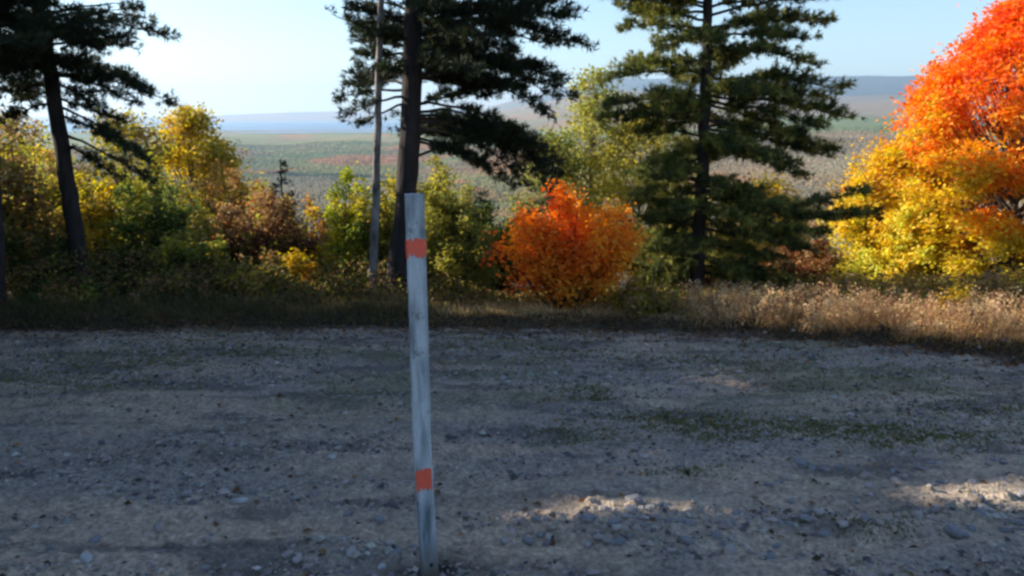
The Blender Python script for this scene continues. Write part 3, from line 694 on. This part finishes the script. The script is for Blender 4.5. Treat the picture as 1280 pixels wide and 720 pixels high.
# green weeds on the lot
WP = [(745, 492, .30, .18, 300), (720, 545, .4, .16, 350), (855, 525, .65, .22, 900), (905, 540, .35, .15, 400), (1000, 532, .6, .16, 650), (1090, 540, .6, .16, 650), (1180, 548, .6, .2, 700), (1230, 515, .8, .25, 500),
      (560, 432, .8, .3, 350), (690, 436, .8, .3, 400), (880, 452, 1.2, .3, 600), (250, 440, 1.6, .6, 1200), (80, 470, 1.3, .7, 1200), (860, 590, .3, .12, 150), (1090, 665, .25, .08, 100), (1120, 480, 1.2, .4, 600)]
wx, wy = [], []
for px, py, rx, ry, n in WP:
    c = gp(px, py); a = rng.normal(size=(n, 2)) * .55; wx.append(c[0] + a[:, 0] * rx * 1.1); wy.append(c[1] + a[:, 1] * ry * 1.6)
wx, wy = np.concatenate(wx), np.concatenate(wy)
wx = np.repeat(wx, 3) + rng.normal(0, .02, len(wx) * 3); wy = np.repeat(wy, 3) + rng.normal(0, .02, len(wy) * 3)
g = blades(len(wx), lambda n: wx, lambda x, n: wy, lambda x, y: .035 + .02 * sstep(y, 4, 9) + 0 * x,
           lambda x, y, n: np.array([(.13, .16, .05), (.10, .13, .045), (.20, .18, .08), (.16, .15, .07)])[rng.integers(0, 4, n)], wid=.009, lean=.9)
tag(g.build('green_weeds', M_GRASS), 'thin patches of low green weeds growing on the gravel', 'weeds', kind='stuff')

# low tangle of leaves and twigs under the bushes, nobody could count it
n = 75000
x = rng.uniform(-10.5, 10.5, n); y = edge_y(np.minimum(x, 3)) + 1.3 + rng.random(n) * 5.2
hh = (1.15 - .75 * sstep(x, -2.5, .2) + .25 * sstep(x, 4, 6)) * (.35 + .9 * fbm(x * .9, y * .9, 3, 66)) * (.5 + .5 * sstep(y - edge_y(np.minimum(x, 3)), 1.2, 2.5))
z = G(x, y) + hh * rng.random(n) ** .8
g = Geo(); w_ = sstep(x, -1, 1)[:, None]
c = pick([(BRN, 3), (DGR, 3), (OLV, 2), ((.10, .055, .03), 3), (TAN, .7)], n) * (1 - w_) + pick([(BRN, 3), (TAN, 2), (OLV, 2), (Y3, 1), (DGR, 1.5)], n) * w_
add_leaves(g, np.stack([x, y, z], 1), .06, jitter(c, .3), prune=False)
tag(g.build('undergrowth', M_LEAF), 'low brown and green tangle under the bushes and trees', 'undergrowth', kind='stuff')

# leaf litter along the edge
n = 9000
x = rng.uniform(-7.5, 8, n); y = edge_y(x) + rng.normal(.15, .45, n) - rng.exponential(.5, n) * (rng.random(n) < .3)
n2 = 700; x2 = rng.uniform(-4, 6, n2); y2 = rng.uniform(3, 10, n2)
x = np.concatenate([x, x2]); y = np.concatenate([y, y2]); n += n2
g = Geo(); add_leaves(g, np.stack([x, y, G(x, y) + .012], 1), .05, jitter(pick([((.16, .085, .045), 4), ((.30, .17, .08), 2), ((.42, .20, .05), 1), ((.08, .05, .03), 3)], n), .3), flat=2.5, prune=False)
tag(g.build('fallen_leaves', M_LEAF), 'small brown leaves fallen along the edge of the gravel', 'leaves', kind='stuff')

# ------------------------------------------------------------------ gravel and stones
OCT = np.array([(1, 0, 0), (-1, 0, 0), (0, 1, 0), (0, -1, 0), (0, 0, 1), (0, 0, -1)], float)
OCF = np.array([(0, 2, 4), (2, 1, 4), (1, 3, 4), (3, 0, 4), (2, 0, 5), (1, 2, 5), (3, 1, 5), (0, 3, 5)])
n = 60000
y = 2.3 + 7.6 * rng.random(n) ** 1.9; x = (rng.uniform(-.76, .76, n)) * (y + .5)
dn = fbm(x * 1.1, y * 3.2, 3, 71) + .35 * np.exp(-((x - MOUND[0]) / .7) ** 2 - ((y - MOUND[1]) / .15) ** 2)
k = (dn > .45 + .18 * rng.random(n)); x, y = x[k], y[k]; n = len(x)
sz = np.clip(rng.lognormal(math.log(.0078), .55, n), .003, .034)
sz *= 1 + .10 * (y - 3)
rot = rng.uniform(0, 6.28, n); o = OCT[None] * rng.uniform(.6, 1.3, (n, 6, 1)); o[:, :, 2] *= .65; o[:, :, 0] *= rng.uniform(.8, 1.5, (n, 1))
o = np.stack([o[..., 0] * np.cos(rot)[:, None] - o[..., 1] * np.sin(rot)[:, None], o[..., 0] * np.sin(rot)[:, None] + o[..., 1] * np.cos(rot)[:, None], o[..., 2]], -1)
v = o * sz[:, None, None] + np.stack([x, y, G(x, y) + sz * .15], -1)[:, None]
cc = jitter(pick([((.27, .235, .215), 5), ((.33, .275, .235), 4), ((.38, .34, .31), 1.3), ((.11, .10, .10), 3)], n), .25)
g = Geo(); g.add(v.reshape(-1, 3), (OCF[None] + (np.arange(n) * 6)[:, None, None]).reshape(-1, 3), np.repeat(cc, 6, 0))
tag(g.build('gravel', M_STONE), 'loose grey gravel strewn over the lot', 'gravel', kind='stuff')

def ico2():
    v = ICO.copy(); f = ICF
    for _ in range(2):
        vs = list(map(tuple, v)); idx = {}; nf = []
        def mid(a, b):
            k = (min(a, b), max(a, b))
            if k not in idx:
                mpt = unit((np.array(vs[a]) + np.array(vs[b])) / 2); idx[k] = len(vs); vs.append(tuple(mpt))
            return idx[k]
        for a, b, c in f:
            d, e, h = mid(a, b), mid(b, c), mid(c, a); nf += [(a, d, h), (d, b, e), (h, e, c), (d, e, h)]
        v, f = np.array(vs), np.array(nf)
    return v, f
IV, IF = ico2()
def stone_mesh(c, seed):
    v = IV.copy(); r = np.random.default_rng(seed)
    for _ in range(9):      # chip flat facets
        nrm = unit(r.normal(size=3)); dd = r.uniform(.55, .85); s = v @ nrm; v = v - np.maximum(s - dd, 0)[:, None] * nrm
    v *= np.array([1.15, .85, .62])
    g = Geo(); g.add(v, IF, jitter(np.tile(np.array(c), (len(v), 1)), .12)); return g
stones = [((.42, .40, .40), 1), ((.30, .26, .23), 2), ((.22, .21, .22), 3), ((.36, .31, .29), 4)]
protos = [stone_mesh(c, s).build('stone', M_STONE, smooth=False, link=False) for c, s in stones]
def put_stone(k, x, y, s, label, group=None):
    o = protos[k].copy(); o.location = (x, y, float(G(x, y)) + s * .22); o.scale = (s, s, s); o.rotation_euler = (rng.normal(0, .2), rng.normal(0, .2), rng.uniform(0, 6.28))
    col.objects.link(o); tag(o, label, 'stone', group)
for k, px, py, s, lb in [(0, 415, 575, .030, 'small whitish stone alone on the gravel left of the upper post half'), (0, 300, 633, .042, 'pale flat stone on the gravel between the post and left edge'),
                         (3, 486, 678, .030, 'pale stone beside the dark soil left of the post foot'), (0, 476, 704, .030, 'whitish stone lying in the dark soil at the post foot'), (1, 455, 594, .036, 'brownish pale stone nearest the middle left side of the post'),
                         (0, 110, 705, .042, 'larger pale stone at the lower left of the lot'), (3, 370, 700, .036, 'pale flattish stone low on the lot left of the post foot'), (2, 792, 632, .050, 'dark knobbly stone crowning the sunlit gravel mound'),
                         (2, 1000, 582, .05, 'grey stone in the dark stony band right of the sunlit mound'), (1, 1080, 600, .045, 'brown stone at the left end of the sunlit strip'), (2, 1190, 668, .05, 'grey stone below the sunlit strip at lower right'),
                         (3, 912, 690, .035, 'pale brown stone low on the gravel right of the sunlit mound')]:
    c = gp(px, py); put_stone(k, c[0], c[1], s, lb)
for i in range(170):
    if i < 45: px, py = rng.uniform(0, 1280), rng.uniform(560, 715)
    elif i < 95: px, py = rng.normal(800, 75), rng.normal(664, 14)
    else: px, py = rng.uniform(930, 1280), rng.normal(598 if i % 2 else 655, 16)
    c = gp(px, py)
    if abs(c[0] - POST[0]) < .09 and abs(c[1] - POST[1]) < .15: continue
    put_stone(int(rng.choice([1, 2, 2, 3])), c[0], c[1], rng.uniform(.014, .036), 'fist sized or smaller loose stone lying among the gravel', 'loose stones scattered over the lot')

# ------------------------------------------------------------------ the post
def post():
    m, nt, out = new_mat('weathered_post'); L = nt.links.new
    tc = N(nt, 'ShaderNodeTexCoord'); mp = N(nt, 'ShaderNodeMapping'); mp.inputs['Scale'].default_value = (26, 26, 4)
    L(tc.outputs['Object'], mp.inputs[0])
    n1 = N(nt, 'ShaderNodeTexNoise'); n1.inputs['Scale'].default_value = 1; n1.inputs['Detail'].default_value = 5; L(mp.outputs[0], n1.inputs['Vector'])
    cr = N(nt, 'ShaderNodeValToRGB'); e = cr.color_ramp.elements
    e[0].position = .34; e[0].color = (.13, .155, .18, 1); e[1].position = .60; e[1].color = (.47, .51, .55, 1)
    L(n1.outputs[0], cr.inputs[0])
    n2 = N(nt, 'ShaderNodeTexNoise'); n2.inputs['Scale'].default_value = 90; n2.inputs['Detail'].default_value = 4; L(tc.outputs['Object'], n2.inputs['Vector'])
    mr = N(nt, 'ShaderNodeMapRange'); mr.inputs[3].default_value = .82; mr.inputs[4].default_value = 1.15; L(n2.outputs[0], mr.inputs[0])
    vm = N(nt, 'ShaderNodeVectorMath', operation='SCALE'); L(cr.outputs[0], vm.inputs[0]); L(mr.outputs[0], vm.inputs['Scale'])
    sx_ = N(nt, 'ShaderNodeSeparateXYZ'); L(tc.outputs['Object'], sx_.inputs[0])
    ad = N(nt, 'ShaderNodeMath', operation='MULTIPLY_ADD'); L(n1.outputs[0], ad.inputs[0]); ad.inputs[1].default_value = -.35; L(sx_.outputs[2], ad.inputs[2])
    dm = N(nt, 'ShaderNodeMapRange'); dm.inputs[1].default_value = -.12; dm.inputs[2].default_value = .10; dm.inputs[3].default_value = 1; dm.inputs[4].default_value = 0; L(ad.outputs[0], dm.inputs[0])
    n3 = N(nt, 'ShaderNodeTexNoise'); n3.inputs['Scale'].default_value = 14; n3.inputs['Detail'].default_value = 8; n3.inputs['Roughness'].default_value = .75; L(tc.outputs['Object'], n3.inputs['Vector'])
    wr = N(nt, 'ShaderNodeMapRange'); wr.inputs[1].default_value = .58; wr.inputs[2].default_value = .64; wr.inputs[3].default_value = 0; wr.inputs[4].default_value = .75; L(n3.outputs[0], wr.inputs[0])
    wx_ = N(nt, 'ShaderNodeMixRGB'); L(wr.outputs[0], wx_.inputs[0]); L(vm.outputs[0], wx_.inputs[1]); wx_.inputs[2].default_value = (.12, .11, .10, 1)
    mud = N(nt, 'ShaderNodeMixRGB'); L(dm.outputs[0], mud.inputs[0]); L(wx_.outputs[0], mud.inputs[1]); mud.inputs[2].default_value = (.13, .105, .085, 1)
    p = N(nt, 'ShaderNodeBsdfPrincipled'); L(mud.outputs[0], p.inputs['Base Color']); p.inputs['Roughness'].default_value = .6; p.inputs['Metallic'].default_value = .15
    bp = N(nt, 'ShaderNodeBump'); bp.inputs['Strength'].default_value = .25; bp.inputs['Distance'].default_value = .003; L(n2.outputs[0], bp.inputs['Height']); L(bp.outputs[0], p.inputs['Normal'])
    L(p.outputs[0], out.inputs[0])
    base = POST.copy(); base[2] = float(G(base[0], base[1]))
    root = empty('marker_post', base, 'leaning weathered grey post with two orange bands standing in the gravel', 'post')
    Yb = POST[1]
    pts = np.array([P(539, 735, Yb), P(538, 721, Yb), P(532, 640, Yb), P(527.5, 560, Yb), P(525.5, 480, Yb), P(523, 400, Yb), P(520.5, 320, Yb), P(518, 243, Yb)])
    zs = np.linspace(pts[0][2], pts[-1][2], 60)
    sp = np.stack([np.interp(zs, pts[:, 2], pts[:, 0]), np.interp(zs, pts[:, 2], pts[:, 1]), zs], 1)
    for _ in range(6): sp[1:-1] = (sp[:-2] + sp[1:-1] * 2 + sp[2:]) / 4
    # rolled steel channel: flange, web, flange; slightly twisted along its length
    w, dpt, th = .0405, .034, .0045
    prof = []
    def arc(cx, cy_, r, a0, a1, n=5):
        return [(cx + r * math.cos(R(a)), cy_ + r * math.sin(R(a))) for a in np.linspace(a0, a1, n)]
    r = .010
    prof = arc(-w + r, -dpt / 2 + r, r, 180, 270) + arc(w - r, -dpt / 2 + r, r, 270, 360) + arc(w - r, dpt / 2 - r, r, 0, 90) + arc(-w + r, dpt / 2 - r, r, 90, 180)
    prof = np.array(prof + [prof[0]])
    sl = np.concatenate([[0], np.cumsum(np.linalg.norm(np.diff(prof, axis=0), axis=1))]); u_ = np.linspace(0, sl[-1], 72, endpoint=False)
    prof = np.stack([np.interp(u_, sl, prof[:, 0]), np.interp(u_, sl, prof[:, 1])], 1)
    def extrude(sp, prof, grow=0., cap=True, y0=0, y1=None, name='shaft', mat=None, wob=0):
        g = Geo(); seg = sp[y0:y1]; k, n = len(seg), len(prof)
        t = np.linspace(0, 1, len(sp))[y0:y1]
        tw = R(26) - R(22) * t
        q = prof * (1 + grow / .035) if grow else prof
        ca, sa = np.cos(tw)[:, None], np.sin(tw)[:, None]
        xx = q[None, :, 0] * ca - q[None, :, 1] * sa; yy = q[None, :, 0] * sa + q[None, :, 1] * ca
        v = np.stack([seg[:, None, 0] + xx, seg[:, None, 1] + yy, seg[:, None, 2] + 0 * xx], -1)
        v[..., :2] += ((vnoise(v[..., 2] * 14 + 3 * v[..., 0], v[..., 0] * 60, 51) - .5) * .0022 + (vnoise(v[..., 2] * 60, v[..., 0] * 90, 52) - .5) * .0010)[..., None]
        v[-1, :, 2] += (vnoise(np.arange(n) * .5, np.arange(n) * 0., 53) - .5) * .009
        if wob: v[0, :, 2] += rng.normal(0, wob, n); v[-1, :, 2] += rng.normal(0, wob, n)
        i = np.arange(k - 1)[:, None] * n; j = np.arange(n)[None]; j2 = (j + 1) % n
        g.add(v.reshape(-1, 3), np.stack([i + j, i + j2, i + n + j2, i + n + j], -1).reshape(-1, 4), (.4, .4, .4))
        if cap: g.add(v[-1], np.stack([np.zeros(n - 2, int), np.arange(1, n - 1), np.arange(2, n)], 1), (.4, .4, .4))
        return g.build(name, mat, root, base)
    extrude(sp, prof, name='shaft', mat=m)
    mt, nt2, out2 = new_mat('orange_band'); pp = N(nt2, 'ShaderNodeBsdfPrincipled')
    nn = N(nt2, 'ShaderNodeTexNoise'); nn.inputs['Scale'].default_value = 40; rr_ = N(nt2, 'ShaderNodeValToRGB')
    rr_.color_ramp.elements[0].position = .40; rr_.color_ramp.elements[0].color = (.62, .09, .05, 1); rr_.color_ramp.elements[1].position = .6; rr_.color_ramp.elements[1].color = (1.0, .14, .08, 1)
    nt2.links.new(nn.outputs[0], rr_.inputs[0]); nt2.links.new(rr_.outputs[0], pp.inputs['Base Color']); pp.inputs['Roughness'].default_value = .45
    nt2.links.new(pp.outputs[0], out2.inputs[0])
    def band(py0, py1, cut=None):
        z1, z0 = P(520, py0, Yb)[2], P(520, py1, Yb)[2]
        i0 = int(np.searchsorted(sp[:, 2], z0)); zz = np.linspace(z0, z1, 4)
        seg = np.stack([np.interp(zz, sp[:, 2], sp[:, 0]), np.interp(zz, sp[:, 2], sp[:, 1]), zz], 1)
        t = (zz - sp[0, 2]) / (sp[-1, 2] - sp[0, 2]); tw = R(26) - R(22) * t
        q = prof * np.array([1 + .0025 / w, 1 + .0025 / (dpt / 2)])
        if cut is not None: q = q[cut]
        n = len(q); v = []
        e_lo, e_hi = [(vnoise(np.arange(n) * .45, 0 * np.arange(n) + sd, 3) - .5) * .028 + rng.normal(0, .0012, n) for sd in (3, 8)]
        jag = lambda i: e_lo if i == 0 else (e_hi if i == 3 else 0 * e_lo)
        for s_, a in zip(seg, tw):
            xx = q[:, 0] * math.cos(a) - q[:, 1] * math.sin(a); yy = q[:, 0] * math.sin(a) + q[:, 1] * math.cos(a)
            v.append(np.stack([s_[0] + xx, s_[1] + yy, s_[2] + jag(len(v)) ], 1))
        v = np.concatenate(v); f = [(i * n + j, i * n + (j + 1) % n, (i + 1) * n + (j + 1) % n, (i + 1) * n + j) for i in range(3) for j in range(n if cut is None else n - 1)]
        g = Geo(); g.add(v, f, (.8, .1, .05)); return g.build('orange_band', mt, root, base)
    tag(band(300, 319), 'orange band wrapped round the upper post')
    tag(band(586, 609, cut=list(range(3, 27))), 'smaller orange patch low on the post')
    # flat black disc painting the dark inside of the bolt hole near the foot
    md, nt3, out3 = new_mat('hole_shade'); p3 = N(nt3, 'ShaderNodeBsdfPrincipled'); p3.inputs['Base Color'].default_value = (.01, .01, .012, 1); nt3.links.new(p3.outputs[0], out3.inputs[0])
    for py in (704,):
        zc = P(536, py, Yb)[2]; tt = (zc - sp[0, 2]) / (sp[-1, 2] - sp[0, 2]); a = R(26) - R(22) * tt
        cx, cyy = np.interp(zc, sp[:, 2], sp[:, 0]), np.interp(zc, sp[:, 2], sp[:, 1])
        g = Geo(); th_ = np.arange(14) * 2 * math.pi / 14
        for rad_, off in ((.009, .0012),):
            lx = .004 + rad_ * np.cos(th_); ly = np.full(14, -dpt / 2 - off)
            v = np.stack([cx + lx * math.cos(a) - ly * math.sin(a), cyy + lx * math.sin(a) + ly * math.cos(a), zc + 1.15 * rad_ * np.sin(th_)], 1)
            g.add(v, [(0, i, i + 1) for i in range(1, 13)], (.01, .01, .01))
        g.build('bolt_hole_disc', md, root, base)
post()

# ------------------------------------------------------------------ haze
g = Geo(); x0, x1, y0, y1, z0, z1 = -9200, 9200, -1500, 13900, -72, 520
g.add([(x0, y0, z0), (x1, y0, z0), (x1, y1, z0), (x0, y1, z0), (x0, y0, z1), (x1, y0, z1), (x1, y1, z1), (x0, y1, z1)],
      [(0, 3, 2, 1), (4, 5, 6, 7), (0, 1, 5, 4), (1, 2, 6, 5), (2, 3, 7, 6), (3, 0, 4, 7)], (1, 1, 1))
m, nt, out = new_mat('haze_air')
pv = N(nt, 'ShaderNodeVolumePrincipled'); pv.inputs['Color'].default_value = (.52, .74, 1, 1); pv.inputs['Density'].default_value = .00012; pv.inputs['Anisotropy'].default_value = .3
nt.links.new(pv.outputs[0], out.inputs['Volume'])
tag(g.build('haze', m), 'thin pale autumn haze filling the valley air', 'haze', kind='stuff')

# ------------------------------------------------------------------ light, sky, camera
sc = bpy.context.scene
w = bpy.data.worlds.new('World'); sc.world = w; w.use_nodes = True
nt = w.node_tree; bg = nt.nodes.get('Background') or nt.nodes.new('ShaderNodeBackground')
sky = nt.nodes.new('ShaderNodeTexSky'); sky.sky_type = 'NISHITA'; sky.sun_disc = False
sky.sun_elevation = SUN_EL; sky.sun_rotation = SUN_AZ; sky.air_density = 1.0; sky.dust_density = .35; sky.ozone_density = 2.5; sky.altitude = 100
nt.links.new(sky.outputs[0], bg.inputs[0]); bg.inputs[1].default_value = .094
ld = bpy.data.lights.new('sun', 'SUN'); ld.energy = 5.0; ld.angle = R(.53); ld.color = (1, .90, .76)
lo = bpy.data.objects.new('sun', ld); col.objects.link(lo)
import mathutils
lo.rotation_euler = mathutils.Vector(SUN).to_track_quat('Z', 'Y').to_euler()
cd = bpy.data.cameras.new('camera'); cam = bpy.data.objects.new('camera', cd); col.objects.link(cam)
cam.location = (0, 0, CAMZ); cam.rotation_euler = (math.pi / 2 - PITCH, 0, 0)
cd.sensor_width = 36; cd.lens = F / 1280 * 36; cd.clip_start = .05; cd.clip_end = 40000
sc.camera = cam
sc.view_settings.view_transform = 'Standard'; sc.view_settings.look = 'None'; sc.view_settings.exposure = 1.32; sc.view_settings.gamma = 1
sc.cycles.max_bounces = 5; sc.cycles.diffuse_bounces = 3; sc.cycles.glossy_bounces = 2; sc.cycles.transmission_bounces = 3; sc.cycles.transparent_max_bounces = 4; sc.cycles.volume_bounces = 0
sc.cycles.use_adaptive_sampling = True; sc.cycles.adaptive_threshold = .02
sc.cycles.use_denoising = True
sc.cycles.sample_clamp_indirect = 6
sc.cycles.pixel_filter_type = 'BLACKMAN_HARRIS'; sc.cycles.filter_width = 2.7
